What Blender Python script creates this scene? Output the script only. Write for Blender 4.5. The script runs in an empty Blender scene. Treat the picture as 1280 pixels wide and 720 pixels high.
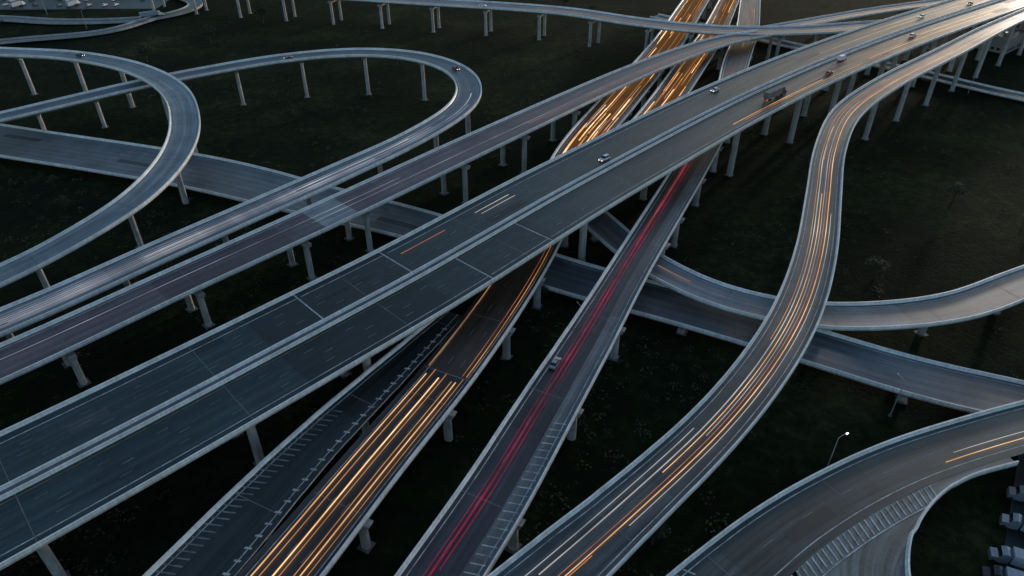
import bpy, math, random
from mathutils import Vector, noise
random.seed(7)
scene=bpy.context.scene
col=scene.collection

# ---------------------------------------------------------------- materials
def newmat(name):
    m=bpy.data.materials.new(name); m.use_nodes=True
    nt=m.node_tree; nt.nodes.clear()
    out=nt.nodes.new('ShaderNodeOutputMaterial')
    return m,nt,out
def N(nt,t,**k):
    n=nt.nodes.new(t)
    for a,b in k.items(): setattr(n,a,b)
    return n
def math_(nt,op,a,b=None,c=None):
    n=nt.nodes.new('ShaderNodeMath'); n.operation=op
    for i,v in enumerate((a,b,c)):
        if v is None: continue
        if isinstance(v,(int,float)): n.inputs[i].default_value=v
        else: nt.links.new(v,n.inputs[i])
    return n.outputs[0]
def ramp(nt,fac,stops):
    r=nt.nodes.new('ShaderNodeValToRGB'); cr=r.color_ramp
    while len(cr.elements)<len(stops): cr.elements.new(0.5)
    for e,(p,c) in zip(cr.elements,stops):
        e.position=p; e.color=(*c,1) if len(c)==3 else c
    nt.links.new(fac,r.inputs[0]); return r.outputs[0]
def maprange(nt,v,a,b,c,d):
    n=nt.nodes.new('ShaderNodeMapRange'); n.inputs[1].default_value=a;n.inputs[2].default_value=b
    n.inputs[3].default_value=c;n.inputs[4].default_value=d; nt.links.new(v,n.inputs[0]); return n.outputs[0]
def noise_(nt,vec,scale,detail=5,rough=0.6):
    n=nt.nodes.new('ShaderNodeTexNoise'); n.inputs['Scale'].default_value=scale
    n.inputs['Detail'].default_value=detail; n.inputs['Roughness'].default_value=rough
    if vec is not None: nt.links.new(vec,n.inputs['Vector'])
    return n.outputs['Fac']
def mapping(nt,vec,scale,loc=(0,0,0)):
    n=nt.nodes.new('ShaderNodeMapping'); n.inputs['Scale'].default_value=scale; n.inputs['Location'].default_value=loc
    nt.links.new(vec,n.inputs['Vector']); return n.outputs[0]

def asphalt(name,base,seg=41.0,lane=3.6,seed=0.0,rough=0.46,tint=0.22):
    m,nt,out=newmat(name); L=nt.links
    b=N(nt,'ShaderNodeBsdfPrincipled'); L.new(b.outputs[0],out.inputs[0])
    uv=N(nt,'ShaderNodeUVMap').outputs[0]
    sep=N(nt,'ShaderNodeSeparateXYZ'); L.new(uv,sep.inputs[0])
    st=noise_(nt,mapping(nt,uv,(1.3,0.02,1),(seed,seed,0)),1.0,7,0.72)
    st=maprange(nt,st,0.32,0.68,0.5,1.5)
    geo=N(nt,'ShaderNodeNewGeometry').outputs['Position']
    bl=maprange(nt,noise_(nt,geo,0.09,6,0.65),0.3,0.7,0.7,1.3)
    fn=maprange(nt,noise_(nt,geo,1.7,4,0.7),0.3,0.7,0.82,1.18)
    idx=math_(nt,'FLOOR',math_(nt,'DIVIDE',math_(nt,'ADD',sep.outputs[1],seed*7),seg))
    wn=N(nt,'ShaderNodeTexWhiteNoise',noise_dimensions='1D'); L.new(idx,wn.inputs['W'])
    tn=maprange(nt,wn.outputs['Value'],0,1,1-tint,1+tint)
    wp=math_(nt,'COSINE',math_(nt,'MULTIPLY',sep.outputs[0],2*math.pi/lane*2))
    wp=maprange(nt,wp,-1,1,0.92,1.08)
    oil=math_(nt,'COSINE',math_(nt,'MULTIPLY',sep.outputs[0],2*math.pi/lane))
    oil=maprange(nt,oil,-1,1,0.84,1.12)
    f=math_(nt,'MULTIPLY',math_(nt,'MULTIPLY',math_(nt,'MULTIPLY',st,bl),math_(nt,'MULTIPLY',fn,tn)),math_(nt,'MULTIPLY',wp,oil))
    mx=N(nt,'ShaderNodeVectorMath',operation='SCALE'); mx.inputs[0].default_value=base; L.new(f,mx.inputs['Scale'])
    L.new(mx.outputs[0],b.inputs['Base Color'])
    L.new(maprange(nt,st,0.6,1.4,rough-0.1,rough+0.12),b.inputs['Roughness'])
    bp=N(nt,'ShaderNodeBump'); bp.inputs['Strength'].default_value=0.25; bp.inputs['Distance'].default_value=0.02
    L.new(noise_(nt,geo,6,3),bp.inputs['Height']); L.new(bp.outputs[0],b.inputs['Normal'])
    return m
def concrete(name,base,rough=0.7,lo=0.65):
    m,nt,out=newmat(name); L=nt.links
    b=N(nt,'ShaderNodeBsdfPrincipled'); L.new(b.outputs[0],out.inputs[0])
    geo=N(nt,'ShaderNodeNewGeometry').outputs['Position']
    a=maprange(nt,noise_(nt,geo,0.25,6,0.65),0.3,0.7,lo,1.2)
    s=maprange(nt,noise_(nt,mapping(nt,geo,(1.6,1.6,0.18)),1.0,5,0.6),0.35,0.75,1.1,lo)
    f=math_(nt,'MULTIPLY',a,s)
    mx=N(nt,'ShaderNodeVectorMath',operation='SCALE'); mx.inputs[0].default_value=base; L.new(f,mx.inputs['Scale'])
    L.new(mx.outputs[0],b.inputs['Base Color']); b.inputs['Roughness'].default_value=rough
    return m
def paint(name,base,wear=0.5):
    m,nt,out=newmat(name); L=nt.links
    b=N(nt,'ShaderNodeBsdfPrincipled'); L.new(b.outputs[0],out.inputs[0])
    geo=N(nt,'ShaderNodeNewGeometry').outputs['Position']
    a=maprange(nt,noise_(nt,geo,0.3,8,0.8),0.38,0.62,1.0-wear,1.0)
    mx=N(nt,'ShaderNodeVectorMath',operation='SCALE'); mx.inputs[0].default_value=base; L.new(a,mx.inputs['Scale'])
    L.new(mx.outputs[0],b.inputs['Base Color']); b.inputs['Roughness'].default_value=0.6
    return m
def simple(name,base,rough=0.5,metal=0.0,emit=None,es=0):
    m,nt,out=newmat(name)
    b=N(nt,'ShaderNodeBsdfPrincipled'); nt.links.new(b.outputs[0],out.inputs[0])
    geo=N(nt,'ShaderNodeNewGeometry').outputs['Position']
    a=maprange(nt,noise_(nt,geo,2.5,4),0.3,0.7,0.88,1.1)
    mx=N(nt,'ShaderNodeVectorMath',operation='SCALE'); mx.inputs[0].default_value=base; nt.links.new(a,mx.inputs['Scale'])
    nt.links.new(mx.outputs[0],b.inputs['Base Color'])
    b.inputs['Roughness'].default_value=rough; b.inputs['Metallic'].default_value=metal
    if emit: b.inputs['Emission Color'].default_value=(*emit,1); b.inputs['Emission Strength'].default_value=es
    return m
def trail(name,edge,core,strength,vary=0.6,vscale=0.03,power=2.0):
    # a vehicle-light streak: soft across its width, uneven along its length
    m,nt,out=newmat(name); L=nt.links
    uv=N(nt,'ShaderNodeUVMap').outputs[0]
    sep=N(nt,'ShaderNodeSeparateXYZ'); L.new(uv,sep.inputs[0])
    d=math_(nt,'ABSOLUTE',math_(nt,'SUBTRACT',sep.outputs[0],0.5))
    bell=math_(nt,'POWER',maprange(nt,d,0.0,0.5,1.0,0.0),power)
    nz=noise_(nt,mapping(nt,uv,(0.3,vscale,1)),1.0,4,0.7)
    nv=maprange(nt,nz,0.35,0.62,1.0-vary,1.0)
    e=N(nt,'ShaderNodeEmission')
    c=ramp(nt,math_(nt,'MULTIPLY',bell,nv),[(0.0,edge),(0.35,edge),(0.95,core)])
    L.new(c,e.inputs[0]); e.inputs[1].default_value=strength
    t=N(nt,'ShaderNodeBsdfTransparent'); mix=N(nt,'ShaderNodeMixShader')
    L.new(math_(nt,'MULTIPLY',bell,nv),mix.inputs[0]); L.new(t.outputs[0],mix.inputs[1]); L.new(e.outputs[0],mix.inputs[2])
    L.new(mix.outputs[0],out.inputs[0])
    return m

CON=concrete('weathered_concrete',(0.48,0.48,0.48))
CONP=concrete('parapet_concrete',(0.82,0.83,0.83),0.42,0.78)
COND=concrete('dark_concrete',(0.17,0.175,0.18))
WHITE=paint('white_road_paint',(0.68,0.70,0.71),0.7)
FAINT=paint('worn_lane_paint',(0.25,0.27,0.28),0.75)
YEL=paint('yellow_road_paint',(0.4,0.3,0.12),0.7)
JOINT=concrete('expansion_joint',(0.16,0.17,0.18))
JOINTP=concrete('pale_expansion_joint',(0.5,0.51,0.52))
T_WARM=trail('warm_headlight_trail',(1.0,0.42,0.10),(1.0,0.86,0.6),1.8)
T_HOT=trail('dense_headlight_trail',(1.0,0.44,0.13),(1.0,0.9,0.66),2.6,0.55)
T_GOLD=trail('gold_light_trail',(1.0,0.38,0.08),(1.0,0.66,0.3),1.15,0.7)
T_ORG=trail('orange_light_trail',(0.95,0.28,0.09),(1.0,0.52,0.28),0.9,0.8)
T_RED=trail('red_taillight_trail',(0.55,0.02,0.10),(0.85,0.05,0.18),0.62,0.85,0.05)
T_WHITE=trail('white_headlight_trail',(0.78,0.74,0.72),(1.0,0.95,0.9),1.1,0.7)
T_COOL=trail('cool_light_trail',(0.42,0.48,0.62),(0.84,0.89,1.0),1.0,0.85)
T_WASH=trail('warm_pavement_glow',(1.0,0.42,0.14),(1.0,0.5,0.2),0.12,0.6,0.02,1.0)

# ---------------------------------------------------------------- mesh builder
class MB:
    def __init__(s): s.v=[];s.f=[];s.m=[];s.uv=[];s.mats=[]
    def mi(s,mat):
        if mat not in s.mats: s.mats.append(mat)
        return s.mats.index(mat)
    def face(s,pts,mat,uvs=None):
        i=len(s.v); s.v+= [tuple(p) for p in pts]; s.f.append(tuple(range(i,i+len(pts)))); s.m.append(s.mi(mat))
        s.uv.append(uvs if uvs else [(p[0],p[1]) for p in pts])
    def box(s,c,sx,sy,sz,mat,rot=0.0,top=None):
        tx,ty=top if top else (sx,sy)
        cr,sr=math.cos(rot),math.sin(rot)
        def P(x,y,z): return (c[0]+x*cr-y*sr,c[1]+x*sr+y*cr,c[2]+z)
        b=[P(-sx/2,-sy/2,0),P(sx/2,-sy/2,0),P(sx/2,sy/2,0),P(-sx/2,sy/2,0)]
        t=[P(-tx/2,-ty/2,sz),P(tx/2,-ty/2,sz),P(tx/2,ty/2,sz),P(-tx/2,ty/2,sz)]
        s.face([b[3],b[2],b[1],b[0]],mat); s.face(t,mat)
        for i in range(4):
            j=(i+1)%4; s.face([b[i],b[j],t[j],t[i]],mat)
    def prism(s,c,r0,r1,h,n,mat,rot=0,sx=1.0):
        cr,sr=math.cos(rot),math.sin(rot)
        def P(r,a,z):
            x=r*sx*math.cos(a);y=r*math.sin(a); return (c[0]+x*cr-y*sr,c[1]+x*sr+y*cr,c[2]+z)
        A=[2*math.pi*(i+.5)/n for i in range(n)]
        for i in range(n):
            a,b=A[i],A[(i+1)%n]
            s.face([P(r0,a,0),P(r0,b,0),P(r1,b,h),P(r1,a,h)],mat)
        s.face([P(r1,a,h) for a in A],mat)
    def obj(s,name,parent=None,smooth=False):
        me=bpy.data.meshes.new(name); me.from_pydata(s.v,[],s.f)
        for m in s.mats: me.materials.append(m)
        me.polygons.foreach_set('material_index',s.m)
        u=me.uv_layers.new(name='UVMap'); flat=[]
        for q in s.uv:
            for a in q: flat+=[a[0],a[1]]
        u.data.foreach_set('uv',flat)
        if smooth: me.polygons.foreach_set('use_smooth',[True]*len(s.f))
        me.update()
        o=bpy.data.objects.new(name,me); col.objects.link(o)
        if parent: o.parent=parent
        return o
def empty(name):
    o=bpy.data.objects.new(name,None); col.objects.link(o); return o

# ---------------------------------------------------------------- road alignments (metres)
def sample(pts,step=2.0,ext=(0,0),smooth=4):
    P=[tuple(p) for p in pts]
    def extend(a,b,d):
        l=math.hypot(a[0]-b[0],a[1]-b[1]); k=d/l
        return (a[0]+(a[0]-b[0])*k,a[1]+(a[1]-b[1])*k,a[2],a[3])
    if ext[0]: P.insert(0,extend(P[0],P[1],ext[0]))
    if ext[1]: P.append(extend(P[-1],P[-2],ext[1]))
    Q=[tuple(2*P[0][i]-P[1][i] for i in range(4))]+P+[tuple(2*P[-1][i]-P[-2][i] for i in range(4))]
    dense=[]
    for k in range(1,len(Q)-2):
        p0,p1,p2,p3=Q[k-1:k+3]
        n=max(4,int(math.hypot(p2[0]-p1[0],p2[1]-p1[1])/1.0))
        def dd(a,b): return max(1e-3,math.hypot(a[0]-b[0],a[1]-b[1])**0.5)
        t0=0;t1=t0+dd(p0,p1);t2=t1+dd(p1,p2);t3=t2+dd(p2,p3)
        for i in range(n):
            t=t1+(t2-t1)*i/n; r=[]
            for c in range(4):
                A1=(t1-t)/(t1-t0)*p0[c]+(t-t0)/(t1-t0)*p1[c]
                A2=(t2-t)/(t2-t1)*p1[c]+(t-t1)/(t2-t1)*p2[c]
                A3=(t3-t)/(t3-t2)*p2[c]+(t-t2)/(t3-t2)*p3[c]
                B1=(t2-t)/(t2-t0)*A1+(t-t0)/(t2-t0)*A2
                B2=(t3-t)/(t3-t1)*A2+(t-t1)/(t3-t1)*A3
                r.append((t2-t)/(t2-t1)*B1+(t-t1)/(t2-t1)*B2)
            dense.append(r)
    dense.append(list(P[-1]))
    out=[dense[0]];acc=0
    for a,b in zip(dense,dense[1:]):
        acc+=math.hypot(b[0]-a[0],b[1]-a[1])
        if acc>=step: out.append(b);acc=0
    for _ in range(smooth):
        o2=[out[0]]
        for i in range(1,len(out)-1):
            o2.append([ (out[i-1][c]+2*out[i][c]+out[i+1][c])/4 for c in range(4)])
        o2.append(out[-1]); out=o2
    return out
ROADS={}
class Road:
    def __init__(s,key,pts,ext=(0,0),smooth=6):
        s.key=key; s.p=sample(pts,2.0,ext,smooth); n=len(s.p)
        s.t=[];s.s=[0]
        for i in range(n):
            a=s.p[max(0,i-1)];b=s.p[min(n-1,i+1)]
            l=math.hypot(b[0]-a[0],b[1]-a[1]); s.t.append(((b[0]-a[0])/l,(b[1]-a[1])/l))
            if i: s.s.append(s.s[-1]+math.hypot(s.p[i][0]-s.p[i-1][0],s.p[i][1]-s.p[i-1][1]))
        s.len=s.s[-1]; ROADS[key]=s
    def at(s,d,u=0.0,dz=0.0):
        d=max(0,min(s.len-1e-4,d))
        lo=min(len(s.s)-2,int(d/s.len*(len(s.s)-1)))
        while s.s[lo]>d: lo-=1
        while s.s[lo+1]<d: lo+=1
        k=(d-s.s[lo])/(s.s[lo+1]-s.s[lo]); a,b=s.p[lo],s.p[lo+1]
        tx=s.t[lo][0]*(1-k)+s.t[lo+1][0]*k; ty=s.t[lo][1]*(1-k)+s.t[lo+1][1]*k
        l=math.hypot(tx,ty); tx/=l;ty/=l
        return (a[0]*(1-k)+b[0]*k+ty*u, a[1]*(1-k)+b[1]*k-tx*u, a[2]*(1-k)+b[2]*k+dz)
    def w(s,d):
        i=min(len(s.p)-1,max(0,int(d/s.len*(len(s.p)-1)))); return s.p[i][3]
    def head(s,d):
        i=min(len(s.p)-1,max(0,int(d/s.len*(len(s.p)-1)))); return math.atan2(s.t[i][1],s.t[i][0])
    def proj(s,x,y):
        best=None
        for i,q in enumerate(s.p):
            dd=(q[0]-x)**2+(q[1]-y)**2
            if best is None or dd<best[0]: best=(dd,i)
        i=best[1]; q=s.p[i]; t=s.t[i]
        dx,dy=x-q[0],y-q[1]
        return s.s[i]+dx*t[0]+dy*t[1], dx*t[1]-dy*t[0], q[2], q[3]
def strip(mb,r,u0,u1,d0,d1,dz,mat,step=4.0,trailuv=False):
    n=max(1,int((d1-d0)/step+.999)); f0=u0 if callable(u0) else (lambda d:u0); f1=u1 if callable(u1) else (lambda d:u1)
    pv=None
    for i in range(n+1):
        d=d0+(d1-d0)*i/n; a=r.at(d,f0(d),dz); b=r.at(d,f1(d),dz)
        cu=((0,d),(1,d)) if trailuv else ((f0(d),d),(f1(d),d))
        if pv: mb.face([pv[0],pv[1],b,a],mat,[pv[2][0],pv[2][1],cu[1],cu[0]])
        pv=(a,b,cu)
def sweep(mb,r,prof,d0,d1,mats,step=2.0,closed=False,caps=True):
    n=max(1,int((d1-d0)/step+.999)); pv=None
    for i in range(n+1):
        d=d0+(d1-d0)*i/n; pf=prof(d); row=[r.at(d,u,z) for u,z in pf]; k=len(pf)
        if caps and i in (0,n): mb.face(row if i else row[::-1],mats[-1])
        if pv:
            for j in range(k if closed else k-1):
                j2=(j+1)%k
                mb.face([pv[0][j],pv[0][j2],row[j2],row[j]],mats[j%len(mats)],
                        [(pv[1][j][0],pv[2]),(pv[1][j2][0],pv[2]),(pf[j2][0],d),(pf[j][0],d)])
        pv=(row,pf,d)
def build(r,name,asph,pl=True,pr=True,thick=1.9,piers=True,spacing=36,ncol=1,par=None,lanes=None,edge=True,phase=10,colr=1.15,joints=True,patches=0):
    par=par or CONP
    e=empty(name); L=r.len
    H=lambda d:r.w(d)/2
    mb=MB()
    def prof(d):
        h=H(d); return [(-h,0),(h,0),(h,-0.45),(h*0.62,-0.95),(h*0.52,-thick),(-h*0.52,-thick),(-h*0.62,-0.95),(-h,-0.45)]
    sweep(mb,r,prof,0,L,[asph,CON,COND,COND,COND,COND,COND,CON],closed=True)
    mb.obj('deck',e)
    mb=MB()
    for side,spec in ((-1,pl),(1,pr)):
        if not spec: continue
        rng=(0,1) if spec is True else spec
        def pp(d,side=side):
            h=H(d); p=[(h,0),(h,0.95),(h-0.36,0.95),(h-0.44,0.35),(h-0.64,0.0)]
            return [(side*a,b) for a,b in p]
        sweep(mb,r,pp,rng[0]*L,rng[1]*L,[par])
    if mb.f: mb.obj('parapet',e)
    mb=MB()
    if edge:
        for side in (-1,1):
            f=lambda d,k:side*(H(d)-k)
            strip(mb,r,(lambda d:f(d,1.75)),(lambda d:f(d,1.53)),0,L,0.008,WHITE)
    for u in (lanes or []):
        d=3
        while d<L-4:
            strip(mb,r,u-0.08,u+0.08,d,d+3.0,0.008,FAINT); d+=12.2
    if joints:
        d=phase
        while d<L:
            strip(mb,r,(lambda q:-H(q)+.66),(lambda q:H(q)-.66),d,d+0.2,0.012,JOINT); d+=spacing
    if mb.f: mb.obj('road_markings',e)
    if patches:
        mb=MB(); rs=random.Random(len(r.p)); occ=[]
        for _ in range(patches):
            d=rs.uniform(5,L-40); l=rs.uniform(6,30); h=H(d); k=int(h/3.6)
            u=rs.randint(-k,k-1)*3.6+0.15 if k>0 else -1.5
            u=max(-h+2.2,min(h-5.6,u)); pw=rs.choice((1.7,3.2,3.3))
            if any(abs(d-o[0])<35 and abs(u-o[1])<3.9 for o in occ): continue
            occ.append((d,u)); strip(mb,r,u,u+pw,d,d+l,0.004,rs.choice((PATCHD,PATCHD,PATCHL)))
        mb.obj('repair_patches',e)
    r.empty=e; r.pier=(piers,spacing,ncol,phase,thick,colr)
    return e
def build_piers():
    for r in ROADS.values():
        if not hasattr(r,'pier') or not r.pier[0]: continue
        _,sp,nc,ph,th,cr=r.pier
        mb=MB(); d=ph
        while d<r.len-2:
            best=None
            for sh in (0,4,-4,8,-8,12,-12,15,-15):
                dd=d+sh
                if dd<1 or dd>r.len-1: continue
                w=r.w(dd); cols=[]
                for i in range(nc):
                    u=0 if nc==1 else (-0.36*w+0.72*w*i/(nc-1))
                    c=r.at(dd,u); ok=True
                    for o in ROADS.values():
                        if o is r: continue
                        s_,u_,z_,w_=o.proj(c[0],c[1])
                        if -3<s_<o.len+3 and z_<c[2]+0.5 and abs(u_)<w_/2+1.6: ok=False
                    if ok: cols.append(u)
                if best is None or len(cols)>len(best[1]): best=(dd,cols)
                if len(cols)==nc: break
            if best and best[1]:
                dd,cols=best; w=r.w(dd); h=r.head(dd); c=r.at(dd,0)
                if c[2]>3:
                    ztop=c[2]-th-0.02
                    caph=1.5 if nc>1 else 1.2
                    if ztop-caph<0.4: caph=max(.4,ztop-.4)
                    us=(min(cols),max(cols)) if nc>1 else (0,0)
                    mid=(us[0]+us[1])/2; cc=r.at(dd,mid)
                    cw=(us[1]-us[0])+5 if nc>1 else w*0.5
                    b=(1.9,(cw-1.2) if nc>1 else 2.6)
                    mb.box((cc[0],cc[1],ztop-caph),b[0],b[1],caph,CON,h,top=(1.9,cw))
                    for u in cols:
                        p=r.at(dd,u); mb.prism((p[0],p[1],-2),cr*1.05,cr,ztop-caph+2.05,8,CON,h,0.8)
                        mb.box((p[0],p[1],-1.2),3.0,3.0,1.0,COND,h)
            d+=sp
        if mb.f: mb.obj('pier',r.empty)

A_MAIN=asphalt('highway_asphalt',(0.019,0.035,0.040),seg=44,seed=1.3,tint=0.4)
PATCHD=asphalt('dark_repair_asphalt',(0.012,0.020,0.024),seed=0.7,rough=0.55)
PATCHL=asphalt('pale_repair_asphalt',(0.045,0.06,0.067),seed=0.9,rough=0.55)
A_B=asphalt('purple_grey_asphalt',(0.105,0.08,0.092),seed=2.1)
A_C=asphalt('pale_ramp_concrete',(0.11,0.13,0.155),seed=3.7)
A_D=asphalt('pale_loop_concrete',(0.22,0.24,0.26),seed=4.4)
A_E=asphalt('ground_road_asphalt',(0.11,0.125,0.14),seed=5.9)
A_F=asphalt('side_ramp_concrete',(0.15,0.165,0.18),seed=6.1)
A_G=asphalt('dark_brown_asphalt',(0.036,0.032,0.030),seed=7.7,tint=0.35)
A_GB=asphalt('brown_bridge_asphalt',(0.045,0.028,0.02),seed=1.7,tint=0.1)
A_I=asphalt('old_dark_asphalt',(0.017,0.025,0.027),seed=8.2)
A_J=asphalt('grey_asphalt',(0.036,0.038,0.048),seed=9.3)
A_JS=asphalt('pale_shoulder_asphalt',(0.12,0.13,0.135),seed=2.3)
A_H=asphalt('ramp_asphalt',(0.065,0.075,0.08),seed=10.3)
A_K=asphalt('teal_grey_asphalt',(0.036,0.058,0.062),seed=11.9)
A_L=asphalt('pale_grey_asphalt',(0.115,0.135,0.135),seed=12.2)
A_M=asphalt('far_ramp_asphalt',(0.15,0.13,0.145),seed=13.5)

def W(pts,w): return [(*p,w) if len(p)==3 else p for p in pts]
main=Road('main',W([(-100,93,16),(-48,143,18.6),(-27,164,19.6),(12,206,21.5),(28,223,22),(92,288,24),(146,337,25.5),(212,391,26.8),(284,446,27.5)],37),(110,170))
B=Road('B',[(-130,136,12,16),(-100,167,14,16),(-60,208,16.5,17),(-6,269,18.5,17),(73,361,18.6,15),(120,406,18.2,14),(150,424,18.02,12)],(110,0))
C=Road('C',[(-142,154,11,13),(-109,188,14,13),(-66,233,17.5,13),(-38,266,19.5,12),(-22,297,20.5,12),(-21,326,21,12),(-32,350,21.5,12),(-54,366,22,12),(-84,371,22,12),(-120,364,21,12),(-158,347,19,12),(-186,332,17,12),(-216,315,14,12),(-245,301,11,12)],(110,90))
D=Road('D',[(-270,372,22,12),(-232,366,22,12),(-190,346,22,12),(-157,315,21.6,12),(-138,280,20.5,12),(-130,250,19,12),(-131,218,17,12),(-141,198,14,12),(-159,177,10,12)],(100,90))
E=Road('E',[(-236,300,3,28),(-131,266,3,27),(-75,240,3,23),(-32,220,3,20),(15,189,3.5,19),(52,170,3.5,18),(83,153,3.5,17),(110,138,3.5,17),(132,129,3.5,17)],(140,140))
Fr=Road('F',W([(26,226,8),(39,198,8),(48,184,8),(63,170,8),(84,161,8),(107,160,8),(133,165,8),(159,177,8)],12),(0,110))
G=Road('G',[(-44,76,10,15),(-31,102,11,14.5),(-13,138,12,14.5),(6,187,12.5,15),(26,262,13,17),(51,322,13.3,18),(91,416,13.6,18),(128,515,14,18)],(60,90))
I=Road('I',[(-61,76,9.97,15),(-46,106,10.95,12.5),(-30,133,11.85,9.5),(-16,157,12.1,6)],(60,0))
J=Road('J',[(-13,76,11,15),(-4,93,11.3,15),(8,118,12,14.5),(21,145,12.5,13.5),(35,175,13,12.5),(70,249,13,13),(101,318,12.9,13),(124,385,12.9,14),(148,450,13.2,14),(168,515,13.5,14)],(60,90))
Nr=Road('N',[(24,216,12.5,9),(40,254,12.9,13),(66,306,13.1,15),(96,374,13.5,16),(124,440,13.7,15),(152,515,13.9,14)],(0,90))
Hr=Road('H',[(6,73,13,15),(24,89,14,13.5),(46,110,15,12.5),(64,131,16,12.5),(79,153,16.7,12.5),(93,180,18,12),(107,213,19.5,11.5),(121,246,21.5,11.5),(141,281,23,12),(170,312,24.5,12),(228,363,26,12),(265,396,27,11),(306,431,27.3,10)],(60,120))
K=Road('K',[(20,59,9,15),(43,78,9,14),(61,90.5,9,13),(85,103,9,12.5),(108,111.5,9,12.5),(135,119.5,9,13),(165,127,9,13)],(50,90))
Lr=Road('L',[(112,108,8.96,8),(97,103.5,8.96,8.5),(82,95.5,8.96,13),(72,87.5,8.96,18),(65,77,8.96,21),(63,62,8.96,22)],(0,40))
M=Road('M',W([(-90,512,18),(32,478,18),(80,449,18),(125,431,18),(173,430,18),(222,441,18)],17),(200,160))
O=Road('O',W([(140,455,8),(190,482,8),(260,520,8),(350,560,8)],13),(0,200))
Pp=Road('P',W([(190,450,1.2),(232,408,1.2),(274,361,1.2),(340,310,1.2)],11),(120,160))
Q=Road('Q',W([(-470,500,1.2),(-390,528,1.2),(-320,518,1.2),(-262,530,1.2),(-246,566,1.2),(-280,604,1.2),(-340,610,1.2)],11),(160,60))
S=Road('S',W([(-330,470,1.17),(-280,492,1.17),(-262,530,1.17)],9),(200,0))

em=build(main,'elevated_highway',A_MAIN,spacing=44,ncol=3,edge=False,phase=20,thick=2.2,colr=1.3,patches=26)
build(B,'highway_ramp',A_B,ncol=2,lanes=[],phase=14)
build(C,'highway_ramp',A_C,lanes=[],spacing=33)
build(D,'highway_ramp',A_D,lanes=[],spacing=33)
build(E,'frontage_road',A_E,thick=1.4,ncol=2,lanes=[-3.6,3.6],spacing=30,joints=False,patches=6)
build(Fr,'highway_ramp',A_F,lanes=[],spacing=30)
build(G,'highway_viaduct',A_G,lanes=[-1.8,1.8],ncol=2,spacing=34,pl=(0.27,1))
build(I,'highway_viaduct',A_I,lanes=[],pr=False,spacing=34,ncol=1)
build(J,'highway_viaduct',A_J,lanes=[-2.4],ncol=2,spacing=34)
build(Nr,'highway_viaduct',A_G,lanes=[],ncol=1,spacing=34,pl=(0.12,1))
build(Hr,'highway_ramp',A_H,lanes=[],spacing=34,pl=(0,0.86))
build(K,'highway_ramp',A_K,lanes=[0],spacing=34,pr=(0.67,1),patches=5)
build(Lr,'highway_ramp',A_L,pr=False,lanes=[],spacing=30,edge=False,joints=False)
build(M,'highway_ramp',A_M,ncol=2,lanes=[],spacing=38)
build(O,'highway_ramp',A_E,lanes=[],spacing=38)
build(Pp,'frontage_road',A_I,thick=1.1,piers=False,lanes=[])
build(Q,'frontage_road',A_E,thick=1.1,piers=False,lanes=[],par=CON)
build(S,'frontage_road',A_E,thick=1.1,piers=False,lanes=[],par=CON)
build_piers()

mb=MB(); Lm=main.len
strip(mb,main,-1.5,1.5,0,Lm,0.02,COND)
for u in (-1.35,1.35):
    sweep(mb,main,lambda d,u=u:[(u-0.3,0.02),(u-0.16,0.35),(u-0.14,0.95),(u+0.14,0.95),(u+0.16,0.35),(u+0.3,0.02)],0,Lm,[CONP])
mb.obj('median_barrier',em)
mb=MB()
for u in (-2.6,2.6): strip(mb,main,u-0.11,u+0.11,0,Lm,0.008,YEL)
for u in (-15.6,15.6): strip(mb,main,u-0.13,u+0.13,0,Lm,0.008,WHITE)
for u in (-12.35,-9.1,-5.85,5.85,9.1,12.35):
    d=random.uniform(0,8)
    while d<Lm-4:
        strip(mb,main,u-0.09,u+0.09,d,d+2.6,0.008,FAINT); d+=12.2
mb.obj('lane_markings',em)
mb=MB()
def jn(x,y,u0,u1):
    s,_,_,_=main.proj(x,y); strip(mb,main,u0,u1,s-0.22,s+0.22,0.014,JOINTP); strip(mb,main,u0,u1,s+0.3,s+1.1,0.014,A_I)
jn(-48,143,-17.8,-1.8); jn(-27,164,-17.8,-1.8); jn(-12,168,1.8,17.8); jn(7,186,1.8,17.8)
mb.obj('expansion_joint',em)

mb=MB()
strip(mb,J,lambda d:J.w(d)/2-4.6,lambda d:J.w(d)/2-.66,0,J.len*.55,0.005,A_JS)
mb.obj('paved_shoulder',J.empty)
mb=MB(); gj=G.proj(-16,131)[0]
strip(mb,G,lambda d:-G.w(d)/2+.66,lambda d:G.w(d)/2-.66,gj,gj+110,0.004,A_GB); strip(mb,G,lambda d:-G.w(d)/2+.66,lambda d:G.w(d)/2-.66,gj-.4,gj-.05,0.014,JOINT)
mb.obj('bridge_surface',G.empty)
mb=MB(); bs=B.proj(-66,202)[0]
strip(mb,B,lambda d:-B.w(d)/2+.66,lambda d:B.w(d)/2-.66,bs,bs+13,0.005,A_D)
mb.obj('concrete_slab',B.empty)
mb=MB()
def hatch(r,ua,ub,d0,d1,stp=4.0,wd=0.4,skew=0.8,mat=None):
    d=d0
    while d<d1:
        a0=ua(d); b0=ub(d)
        if abs(b0-a0)>0.5:
            p=[r.at(d,a0,.013),r.at(d+skew,b0,.013),r.at(d+skew+wd,b0,.013),r.at(d+wd,a0,.013)]
            mb.face(p,mat or WHITE)
        d+=stp
hatch(I,lambda d:-I.w(d)/2+.9,lambda d:-I.w(d)/2+4.6,0,I.len*0.7,1.7,0.35,1.2,FAINT)
hatch(I,lambda d:I.w(d)/2-2.4,lambda d:I.w(d)/2-1.0,0,I.len*0.95,3.0,.5,.4,WHITE)
mb.obj('hatched_shoulder',I.empty); mb=MB()
hatch(J,lambda d:J.w(d)/2-4.2,lambda d:J.w(d)/2-1.2,62,104,2.2,0.3)
mb.obj('hatched_shoulder',J.empty); mb=MB()
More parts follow.
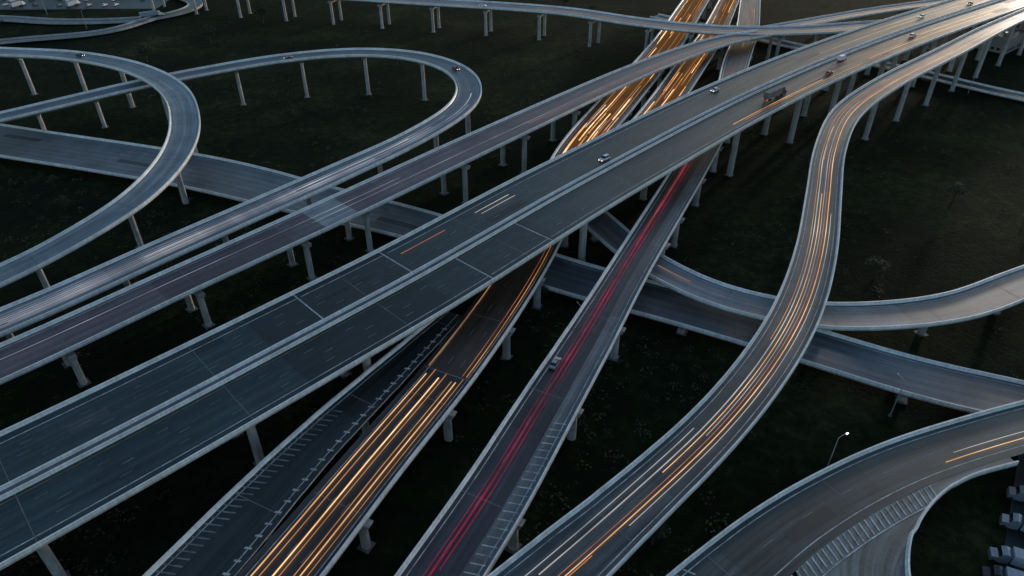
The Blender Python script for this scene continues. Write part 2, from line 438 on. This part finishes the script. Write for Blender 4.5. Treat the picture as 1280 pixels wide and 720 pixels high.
hatch(K,lambda d:K.w(d)/2+0.2,lambda d:K.w(d)/2+3.6,62,132,1.7,0.4,-1.2)
hatch(K,lambda d:-K.w(d)/2+.8,lambda d:-K.w(d)/2+3.0,46,74,2.0,0.3,1.0)
strip(mb,K,lambda d:K.w(d)/2+3.8,lambda d:K.w(d)/2+4.1,55,128,0.013,WHITE)
mb.obj('gore_marking',K.empty)

# ---------------------------------------------------------------- light trails
def trails(r,name,items,step=5.0):
    mb=MB()
    for (u,w,d0,d1,mat,*z) in items:
        dz=z[0] if z else 0.55
        strip(mb,r,u-w/2,u+w/2,max(0,d0),min(r.len,d1),dz,mat,step,True)
    return mb.obj(name,r.empty)
gs=lambda x,y:G.proj(x,y)[0]
gjoint=gs(-16,131)
it=[]
for u,w,m in ((-4.7,.65,T_WARM),(-3.3,.45,T_GOLD),(-1.0,.7,T_HOT),(0.1,.4,T_GOLD),(2.6,.45,T_GOLD),(3.7,.65,T_WARM),(4.9,.3,T_GOLD)):
    it.append((u,w,0,gjoint+random.uniform(-3,2),m,0.5+u*0.01))
for u,w,m in ((-5.6,.35,T_GOLD),(4.2,.3,T_ORG),(5.3,.45,T_GOLD)):
    it.append((u,w,gjoint,gs(10,195)+20,m,0.6))
gN=gs(16,225)
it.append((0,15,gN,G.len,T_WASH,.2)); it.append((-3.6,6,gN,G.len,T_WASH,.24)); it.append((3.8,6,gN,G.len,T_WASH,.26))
for u in (-5.2,-1.2,3.0,6.0):
    it.append((u,.45,gN,G.len,T_GOLD,.35+u*.005))
for k in range(60):
    u=random.choice((-5.4,-4.2,-2.0,-0.8,1.4,2.6,4.6,5.8))+random.uniform(-.4,.4)
    d=random.uniform(gN,G.len); l=random.uniform(14,60)
    it.append((u,random.uniform(.4,1.2),d,d+l,random.choice((T_HOT,T_HOT,T_WARM,T_WHITE,T_ORG)),0.4+k*0.006))
trails(G,'light_trails',it)
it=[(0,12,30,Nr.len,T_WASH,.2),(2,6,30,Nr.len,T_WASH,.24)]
for u in (-4,0.5,4.2): it.append((u,.4,20,Nr.len,T_GOLD,.35+u*.005))
for k in range(40):
    u=random.choice((-4.6,-3.4,-1.2,0,2.0,3.2,4.8))+random.uniform(-.3,.3)
    d=random.uniform(30,Nr.len); l=random.uniform(14,60)
    it.append((u,random.uniform(.35,.9),d,d+l,random.choice((T_HOT,T_GOLD,T_GOLD,T_ORG,T_WARM)),0.4+k*0.006))
trails(Nr,'light_trails',it)
it=[(-1.9,.9,0,J.len*.62,T_RED,.5),(-2.9,.35,20,J.len*.6,T_RED,.52),(-0.8,.45,60,J.len*.5,T_RED,.54),(-2.3,.3,J.len*.3,J.len*.45,T_ORG,.58)]
for k in range(10):
    d=random.uniform(J.len*.55,J.len); it.append((random.uniform(-4,4),.4,d,d+random.uniform(20,60),random.choice((T_GOLD,T_RED,T_ORG)),.5+k*.01))
trails(J,'light_trails',it)
hl=Hr.len
it=[(-1.6,.5,60,hl*.45,T_WHITE,.5),(-2.4,.3,150,hl*.55,T_GOLD,.52),(-0.6,.4,95,hl*.36,T_WARM,.54),(1.0,.35,0,hl*.6,T_ORG,.56),(1.9,.45,0,hl*.75,T_WARM,.58),(2.9,.35,80,hl*.34,T_WHITE,.6),(-1.2,.4,hl*.4,hl*.9,T_ORG,.62),(-3.0,.35,30,110,T_WHITE,.64),(2.4,.35,0,70,T_GOLD,.66),(1.3,.4,hl*.5,hl,T_ORG,.63),(0.2,.3,110,hl*.5,T_WHITE,.6)]
trails(Hr,'light_trails',it)
cl=C.len
it=[(1.4,.9,0,cl*.46,T_COOL,.5),(2.8,.6,30,cl*.44,T_COOL,.52),(0.5,.5,60,cl*.3,T_WHITE,.54),(-1.6,.6,100,cl*.42,T_COOL,.56),(2.1,.5,110,cl*.35,T_WHITE,.58),(0,.5,cl*.22,cl*.4,T_WHITE,.6),(3.6,.5,60,cl*.36,T_COOL,.61),(-2.8,.5,60,cl*.3,T_COOL,.62),(-.8,1.2,0,cl*.38,T_COOL,.4)]
trails(C,'light_trails',it)
it=[(-1.2,.5,20,240,T_COOL,.5),(1.6,.4,200,B.len,T_COOL,.5),(3,.4,B.len*.6,B.len,T_ORG,.5)]
trails(B,'light_trails',it)
def ms(x,y): return main.proj(x,y)
s0,u0,_,_=ms(-10,200)
it=[(u0,.55,s0-3,s0+13,T_WHITE,.5),(u0+2.0,.45,s0-2,s0+14,T_WHITE,.5)]
s0,u0,_,_=ms(-27,181); it.append((u0,.6,s0-9,s0+9,T_ORG,.5))
s0,_,_,_=ms(85,270)
it+=[(13.6,.6,s0,s0+75,T_WARM,.5),(14.6,.5,s0+8,s0+130,T_GOLD,.5),(11.5,.4,s0+60,s0+170,T_ORG,.5),(7.5,.4,s0+95,s0+190,T_ORG,.52),
     (13.0,.6,s0+120,s0+260,T_WARM,.54),(-7.5,.6,s0+110,s0+260,T_WHITE,.5),(-11,.6,s0+170,s0+330,T_WHITE,.5),(9.5,.6,s0+180,s0+330,T_WARM,.5),(5,.5,s0+160,s0+330,T_WHITE,.5)]
trails(main,'light_trails',it)
s0,u0,_,_=K.proj(97,104)
trails(K,'light_trails',[(u0-.3,.4,s0,s0+60,T_WARM,.5),(u0-1.9,.35,s0+4,s0+60,T_WHITE,.5)])
s0,u0,_,_=Fr.proj(50,184)
trails(Fr,'light_trails',[(-.5,.45,s0-4,s0+9,T_ORG,.5)])
ml=M.len
trails(M,'light_trails',[(-3,.6,ml*.3,ml*.9,T_COOL,.5),(2,.6,ml*.45,ml,T_GOLD,.5),(4,.5,ml*.1,ml*.5,T_COOL,.5)])
trails(O,'light_trails',[(-2,.8,20,O.len*.6,T_WHITE,.5),(2,.7,60,O.len*.8,T_WARM,.5)])

# ---------------------------------------------------------------- vehicles
GLASS=simple('car_glass',(0.02,0.025,0.03),0.1)
TYRE=simple('tyre_rubber',(0.02,0.02,0.02),0.8)
HLAMP=simple('headlamp',(0.8,0.8,0.75),0.3,0,(1,0.85,0.65),4.0)
TLAMP=simple('tail_lamp',(0.4,0.02,0.02),0.3,0,(1,0.06,0.04),2.0)
PW=simple('white_car_paint',(0.78,0.79,0.8),0.3); PS=simple('silver_car_paint',(0.35,0.37,0.4),0.3,0.4)
PD=simple('dark_car_paint',(0.03,0.035,0.045),0.3); PR=simple('red_car_paint',(0.35,0.04,0.03),0.3)
PBL=simple('blue_car_paint',(0.08,0.14,0.25),0.3); TRL=simple('trailer_panel',(0.30,0.37,0.44),0.5)
TRW=simple('dusty_trailer_panel',(0.42,0.46,0.5),0.6)
def car(name,pos,head,body,kind='sedan',lit=True):
    e=empty(name); e.location=pos; e.rotation_euler=(0,0,head)
    mb=MB()
    if kind=='sedan':
        L,Wd=4.6,1.8
        low=[(-2.3,.35),(-2.3,.8),(-2.15,.95),(-1.55,1.0),(1.0,.98),(2.1,.8),(2.3,.62),(2.3,.35)]
        roof=[(-1.75,.99),(-1.1,1.42),(0.25,1.45),(1.15,.97)]; wb=1.4
    elif kind=='suv':
        L,Wd=4.8,1.95
        low=[(-2.4,.4),(-2.4,1.0),(-2.3,1.1),(1.1,1.1),(2.2,.98),(2.4,.75),(2.4,.4)]
        roof=[(-2.3,1.1),(-2.05,1.72),(0.3,1.75),(1.2,1.09)]; wb=1.45
    else:
        L,Wd=5.6,2.05
        low=[(-2.8,.4),(-2.8,1.2),(2.0,1.2),(2.7,1.0),(2.8,.7),(2.8,.4)]
        roof=[(-2.78,1.2),(-2.7,2.35),(1.3,2.35),(2.05,1.19)]; wb=1.8
    def extr(prof,w0,w1,mat,side):
        z0=prof[0][1]; zm=max(p[1] for p in prof)
        hw=lambda z:(w0+(w1-w0)*((z-z0)/(zm-z0) if zm>z0 else 0))/2
        a=[(x,-hw(z),z) for x,z in prof]; b=[(x,hw(z),z) for x,z in prof]
        mb.face(a,side); mb.face(b[::-1],side)
        for i in range(len(prof)-1): mb.face([a[i+1],a[i],b[i],b[i+1]],mat[i] if isinstance(mat,list) else mat)
        mb.face([a[0],a[-1],b[-1],b[0]],PD)
    extr(low,Wd,Wd*.93,body,body)
    extr(roof,Wd*.9,Wd*.7,[GLASS,body,GLASS] if kind!='van' else [body,body,GLASS],GLASS if kind!='van' else body)
    mb.obj('body',e)
    mb=MB()
    for x in (-wb,wb):
        for y in (-Wd/2+.08,Wd/2-.08):
            n=12
            A=[(x+.34*math.cos(2*math.pi*i/n),.34+.34*math.sin(2*math.pi*i/n)) for i in range(n)]
            f=[(a,y-.12,b) for a,b in A]; g=[(a,y+.12,b) for a,b in A]
            mb.face(f,TYRE); mb.face(g[::-1],TYRE)
            for i in range(n): mb.face([f[i],g[i],g[(i+1)%n],f[(i+1)%n]],TYRE)
    mb.obj('wheels',e)
    mb=MB()
    for y in (-Wd/2+.3,Wd/2-.3):
        mb.box((L/2+.01,y,.58),.06,.36,.16,HLAMP if lit else PW); mb.box((-L/2-.01,y,.7),.06,.34,.16,TLAMP if lit else PR)
    mb.obj('lamps',e)
    return e
def truck(name,pos,head,cab,box,lenb=12.0,lit=True):
    e=empty(name); e.location=pos; e.rotation_euler=(0,0,head)
    mb=MB()
    mb.box((-lenb/2,0,1.15),lenb,2.5,2.75,box); mb.box((-lenb/2,0,.8),lenb-.6,1.1,.34,PD)
    for k in range(int(lenb/1.2)): mb.box((-.8-k*1.2,0,3.902),.06,2.44,.03,PS)
    mb.obj('trailer',e); mb=MB()
    prof=[(.4,.6),(.4,3.3),(1.1,3.5),(2.0,3.1),(2.35,2.1),(3.6,1.8),(3.7,.6)]
    a=[(x,-1.2,z) for x,z in prof]; b=[(x,1.2,z) for x,z in prof]
    mb.face(a,cab); mb.face(b[::-1],cab)
    for i in range(len(prof)-1): mb.face([a[i+1],a[i],b[i],b[i+1]],GLASS if i==3 else cab)
    mb.obj('cab',e); mb=MB()
    for x in (2.9,.6,-.6,-lenb+1.2,-lenb+2.4):
        for y in (-1.08,1.08):
            n=12;A=[(x+.5*math.cos(2*math.pi*i/n),.5+.5*math.sin(2*math.pi*i/n)) for i in range(n)]
            f=[(p,y-.15,q) for p,q in A]; g=[(p,y+.15,q) for p,q in A]
            mb.face(f,TYRE); mb.face(g[::-1],TYRE)
            for i in range(n): mb.face([f[i],g[i],g[(i+1)%n],f[(i+1)%n]],TYRE)
    mb.obj('wheels',e)
    if lit:
        mb=MB()
        for y in (-.9,.9): mb.box((3.72,y,.8),.06,.4,.25,HLAMP); mb.box((-lenb-.03,y,.9),.06,.3,.2,TLAMP)
        mb.obj('lamps',e)
    return e
def on(r,x,y,fn,name,rev=False,u=None,**k):
    s,uu,_,_=r.proj(x,y); u=uu if u is None else u
    p=r.at(s,u,0.015); h=r.head(s)+(math.pi if rev else 0)
    return fn(name,p,h,**k)
on(main,34,236,car,'passenger_car',rev=True,body=PW,kind='suv')
on(main,91,305,car,'passenger_car',rev=True,body=PW)
on(main,167,342,car,'delivery_van',rev=False,body=PW,kind='van',u=4.5)
on(main,216,385,car,'passenger_car',rev=False,body=PW,kind='suv',u=8)
on(main,240,425,car,'passenger_car',rev=True,body=PW,u=-9)
on(main,285,455,car,'passenger_car',rev=True,body=PD,u=-6)
on(main,118,299,truck,'semi_truck',cab=PD,box=COND)
on(main,150,325,car,'passenger_car',body=PD,u=11)
on(C,-28,345,car,'passenger_car',body=PR,rev=True)
on(C,-116,363,car,'passenger_car',body=PD)
on(J,11,134,car,'passenger_car',body=PS,lit=False,u=-4.2)
on(D,-225,365,car,'passenger_car',body=PD)
on(M,-20,490,car,'passenger_car',body=PW,u=3)
on(Q,-262,535,truck,'semi_truck',cab=PW,box=TRL)
rq=random.Random(5)
for i,(x,y) in enumerate([(99,81),(103,85.5),(110,93.5),(117,101)]):
    truck('parked_truck',(x+rq.uniform(-.8,.8),y,0.15),math.radians(152+rq.uniform(-6,6)),rq.choice((PS,PBL,PD)),TRW if i%2 else TRL,rq.uniform(5.5,8),False)
for x,y in [(96,75),(93,70),(113,84),(117,88.5),(120,92.5),(124,97),(127,101),(130,105),(100,73),(106,77),(90,66),(123,105)]:
    car('parked_car',(x+rq.uniform(-.7,.7),y,0.12),math.radians(150+rq.uniform(-9,9)),rq.choice((PW,PS,PS,PD,PBL)),rq.choice(('suv','sedan','van')),False)
for i in range(39):
    if rq.random()<.25: continue
    x=-430+ (i%13)*11+rq.uniform(-2,2); y=572+(i//13)*18+rq.uniform(-2,2)
    if i%4==0: truck('parked_truck',(x,y,.15),math.radians(80),PW,TRL,10,False)
    else: car('parked_car',(x,y,.12),math.radians(80),rq.choice((PW,PS,PD,PW,PBL)),rq.choice(('suv','sedan','van')),False)

# ---------------------------------------------------------------- street lamps
STEEL=simple('galvanised_steel',(0.4,0.41,0.42),0.45,0.3)
LAMPLIT=simple('lit_luminaire',(1,1,1),0.3,0,(1,0.95,0.85),2.5)
def lamp(base,h,head,lit):
    e=empty('street_lamp'); e.location=base; e.rotation_euler=(0,0,head)
    mb=MB(); mb.prism((0,0,0),.16,.09,h,8,STEEL); mb.box((0,0,-.2),.7,.7,.5,COND)
    mb.obj('pole',e); mb=MB()
    pr=[(0,h-.05),(.8,h+.35),(2.0,h+.5)]
    for a,b in zip(pr,pr[1:]):
        mb.face([(a[0],-.06,a[1]),(b[0],-.06,b[1]),(b[0],.06,b[1]),(a[0],.06,a[1])],STEEL)
        mb.face([(a[0],.06,a[1]-.12),(b[0],.06,b[1]-.12),(b[0],-.06,b[1]-.12),(a[0],-.06,a[1]-.12)],STEEL)
        for s_ in (-.06,.06): mb.face([(a[0],s_,a[1]-.12),(b[0],s_,b[1]-.12),(b[0],s_,b[1]),(a[0],s_,a[1])],STEEL)
    mb.obj('arm',e); mb=MB()
    mb.box((2.3,0,h+.36),.8,.3,.2,LAMPLIT if lit else STEEL,top=(.5,.2))
    mb.box((2.3,0,h+.25),.6,.26,.1,LAMPLIT if lit else GLASS); mb.obj('luminaire',e)
lamp((72,106,0),15.5,0.4,True); lamp((98,128,0),12,2.0,False); lamp((20,160,0),11,2,False)
for x,y in ((250,372),(215,415),(-300,505),(-350,545)): lamp((x,y,0),12,1,False)

# ---------------------------------------------------------------- buildings far right
WALL=simple('pale_cladding',(0.33,0.32,0.31),0.7); ROOF=simple('flat_roof',(0.22,0.22,0.23),0.8); WIN=simple('window_glass',(0.03,0.035,0.04),0.15)
WINL=simple('lit_window',(0.3,0.25,0.15),0.3,0,(1,0.65,0.3),0.9)
def building(name,x,y,sx,sy,h,rot,floors):
    e=empty(name); e.location=(x,y,-.5); e.rotation_euler=(0,0,rot)
    mb=MB(); mb.box((0,0,0),sx,sy,h,WALL); mb.obj('walls',e)
    mb=MB(); mb.box((0,0,h+.003),sx-.6,sy-.6,.1,ROOF)
    for a,b,c,d_ in ((0,-sy/2+.15,sx,.3),(0,sy/2-.15,sx,.3),(-sx/2+.15,0,.3,sy-.6),(sx/2-.15,0,.3,sy-.6)): mb.box((a,b,h+.002),c,d_,.8,WALL)
    for k in range(4): mb.box((random.uniform(-sx/3,sx/3),random.uniform(-sy/3,sy/3),h+.1),2.2,1.6,1.3,STEEL)
    mb.obj('roof',e); mb=MB()
    for f in range(floors):
        z=1.5+f*(h-1)/floors
        n=int(sx/3.2)
        for i in range(n):
            xx=-sx/2+(i+.5)*sx/n
            for yy in (-sy/2-.03,sy/2+.03): mb.box((xx,yy,z),1.8,.1,1.5,WINL if random.random()<.15 else WIN)
        n=int(sy/3.2)
        for i in range(n):
            yy=-sy/2+(i+.5)*sy/n
            for xx in (-sx/2-.03,sx/2+.03): mb.box((xx,yy,z),.1,1.8,1.5,WINL if random.random()<.15 else WIN)
    mb.obj('windows',e); mb=MB(); mb.box((0,-sy/2-.05,.5),3,.16,2.6,STEEL); mb.obj('door',e)
building('office_building',352,470,26,18,24,.5,6)
building('warehouse',318,462,30,20,9,.7,1)
building('warehouse',385,440,34,22,9,.6,1)
building('warehouse',-390,660,60,26,9,.05,1)

# ---------------------------------------------------------------- ground
m,nt,out=newmat('dark_rough_grass'); L=nt.links
b=N(nt,'ShaderNodeBsdfPrincipled'); L.new(b.outputs[0],out.inputs[0]); b.inputs['Roughness'].default_value=0.95
b.inputs['Specular IOR Level'].default_value=0.05
geo=N(nt,'ShaderNodeNewGeometry').outputs['Position']
n1=noise_(nt,geo,0.018,6,0.65); n2=noise_(nt,geo,0.22,7,0.78)
c=ramp(nt,math_(nt,'ADD',math_(nt,'MULTIPLY',n1,0.55),math_(nt,'MULTIPLY',n2,0.45)),[(0.36,(0.004,0.007,0.004)),(0.47,(0.008,0.014,0.006)),(0.54,(0.016,0.024,0.009)),(0.64,(0.05,0.052,0.022))])
L.new(c,b.inputs['Base Color'])
bp=N(nt,'ShaderNodeBump'); bp.inputs['Distance'].default_value=0.5; bp.inputs['Strength'].default_value=0.8; L.new(noise_(nt,geo,0.6,6,0.7),bp.inputs['Height']); L.new(bp.outputs[0],b.inputs['Normal'])
GR=m
xs=[-6000,-2500,-1200]+list(range(-700,701,20))+[1200,2500,6000]; ys=[-4000,-1000,-300]+list(range(-100,801,20))+[1300,3000,8000]
def gz(x,y): return -0.35+0.5*noise.noise(Vector((x*.012,y*.012,0)))
V=[(x,y,gz(x,y) if abs(x)<=700 and -100<=y<=800 else -0.35) for y in ys for x in xs]; nx=len(xs)
me=bpy.data.meshes.new('ground'); me.from_pydata(V,[],[(j*nx+i,j*nx+i+1,(j+1)*nx+i+1,(j+1)*nx+i) for j in range(len(ys)-1) for i in range(nx-1)])
me.materials.append(GR); me.polygons.foreach_set('use_smooth',[True]*len(me.polygons)); go=bpy.data.objects.new('ground',me); col.objects.link(go)
def pad(name,pts,mat,z=0.1):
    mb=MB(); mb.face([(x,y,z) for x,y in pts],mat)
    for i in range(len(pts)):
        a=pts[i];b_=pts[(i+1)%len(pts)]; mb.face([(a[0],a[1],-1),(b_[0],b_[1],-1),(b_[0],b_[1],z),(a[0],a[1],z)],COND)
    mb.obj(name)
pad('truck_yard_pavement',[(84,60),(110,56),(160,110),(126,118)],A_I)
pad('parking_lot_pavement',[(-460,560),(-275,562),(-280,640),(-460,640)],A_I)

LEAF=[]
for nm,cl_ in (('shrub_leaf_dark',(0.016,0.026,0.011)),('shrub_leaf',(0.035,0.050,0.020)),('shrub_leaf_dry',(0.07,0.065,0.03))):
    LEAF.append(simple(nm,cl_,0.9))
mb=MB(); cnt=0
def clump(mb,x,y,z,r,h,n,mats):
    for _ in range(n):
        a=random.uniform(0,6.28); rr=r*math.sqrt(random.random()); zz=z+h*random.random()*(1-(rr/r)**2*.7)
        c=Vector((x+rr*math.cos(a),y+rr*math.sin(a),zz)); s_=random.uniform(.25,.6)*r*.45
        t=Vector((random.uniform(-1,1),random.uniform(-1,1),random.uniform(-.4,.6))).normalized()*s_
        q=t.cross(Vector((random.uniform(-.5,.5),random.uniform(-.5,.5),1))).normalized()*s_*.7
        mb.face([c-t,c+q,c+t,c-q],random.choice(mats))
while cnt<2600:
    y=60+ (random.random()**1.2)*560; x=random.uniform(-0.85,0.85)*(y+60)
    if noise.noise(Vector((x*.014,y*.014,3)))+random.uniform(-.25,.25)<0.0: continue
    bad=False
    for r in (E,Pp,Q,S):
        s_,u_,z_,w_=r.proj(x,y)
        if abs(u_)<w_/2+2.5: bad=True;break
    if bad or (82<x<165 and y<120) or (x<-270 and y>555): continue
    r_=random.uniform(.7,2.4); clump(mb,x,y,gz(x,y)-.1,r_,r_*random.uniform(.7,1.3),14,LEAF); cnt+=1
mb.obj('shrubs')
BARK=simple('bark',(0.05,0.04,0.03),0.9)
def tree(x,y,h):
    e=empty('tree'); e.location=(x,y,gz(x,y)); mb=MB()
    mb.prism((0,0,0),h*.035,h*.015,h*.6,7,BARK)
    tips=[]
    for k in range(7):
        a=k*2.4; el=random.uniform(.5,1.1); l=h*random.uniform(.25,.4); z0=h*random.uniform(.3,.55)
        d=Vector((math.cos(a)*math.cos(el),math.sin(a)*math.cos(el),math.sin(el))); p0=Vector((0,0,z0)); p1=p0+d*l
        q=d.cross(Vector((0,0,1))).normalized(); w=d.cross(q)
        for i in range(4):
            A=[q,w,-q,-w]; u,v=A[i],A[(i+1)%4]
            mb.face([p0+u*h*.012,p0+v*h*.012,p1+v*h*.004,p1+u*h*.004],BARK)
        tips.append(p1)
    mb.obj('trunk',e); mb=MB()
    for p in tips+[Vector((0,0,h*.85))]:
        for _ in range(2): clump(mb,p.x+random.uniform(-.6,.6),p.y+random.uniform(-.6,.6),p.z-h*.1,h*.17,h*.25,45,LEAF[:2]+LEAF[:1])
    mb.obj('crown',e)
for x,y in ((330,430),(342,446),(320,412),(300,500),(365,420),(310,395),(-360,500),(-345,470),(-200,470),(-180,520),(-150,500),(-225,430),(60,540),(40,560),(250,470),(270,490),(-60,560),(-10,600),(150,150),(168,140),(190,220),(210,200),(175,245),(-190,260),(-175,240),(-95,310),(-110,330),(30,90),(10,180),(120,190)):
    tree(x,y,random.uniform(5,10) if y<400 else random.uniform(8,13))

# ---------------------------------------------------------------- camera, sky, sun
cam=bpy.data.cameras.new('camera'); co=bpy.data.objects.new('camera',cam); col.objects.link(co)
co.location=(0,0,130); co.rotation_euler=(math.radians(55),0,0)
cam.sensor_width=36; cam.lens=36*865/1280; cam.clip_end=20000; cam.clip_start=1
scene.camera=co
w=bpy.data.worlds.new('World'); scene.world=w; w.use_nodes=True; nt=w.node_tree
bg=nt.nodes['Background']; sky=nt.nodes.new('ShaderNodeTexSky'); sky.sky_type='NISHITA'; sky.sun_disc=False
EL,AZ=6.0,38.0
sky.sun_elevation=math.radians(EL); sky.sun_rotation=math.radians(AZ); sky.air_density=1.0; sky.dust_density=1.0; sky.ozone_density=2.0
nt.links.new(sky.outputs[0],bg.inputs[0]); bg.inputs[1].default_value=0.235
sl=bpy.data.lights.new('sun','SUN'); sl.energy=1.2; sl.angle=math.radians(4); sl.color=(1,.9,.82)
so=bpy.data.objects.new('sun',sl); col.objects.link(so)
d=Vector((math.sin(math.radians(AZ))*math.cos(math.radians(EL)),math.cos(math.radians(AZ))*math.cos(math.radians(EL)),math.sin(math.radians(EL))))
so.rotation_euler=d.to_track_quat('Z','Y').to_euler()
scene.view_settings.view_transform='Standard'; scene.view_settings.look='None'; scene.view_settings.exposure=0
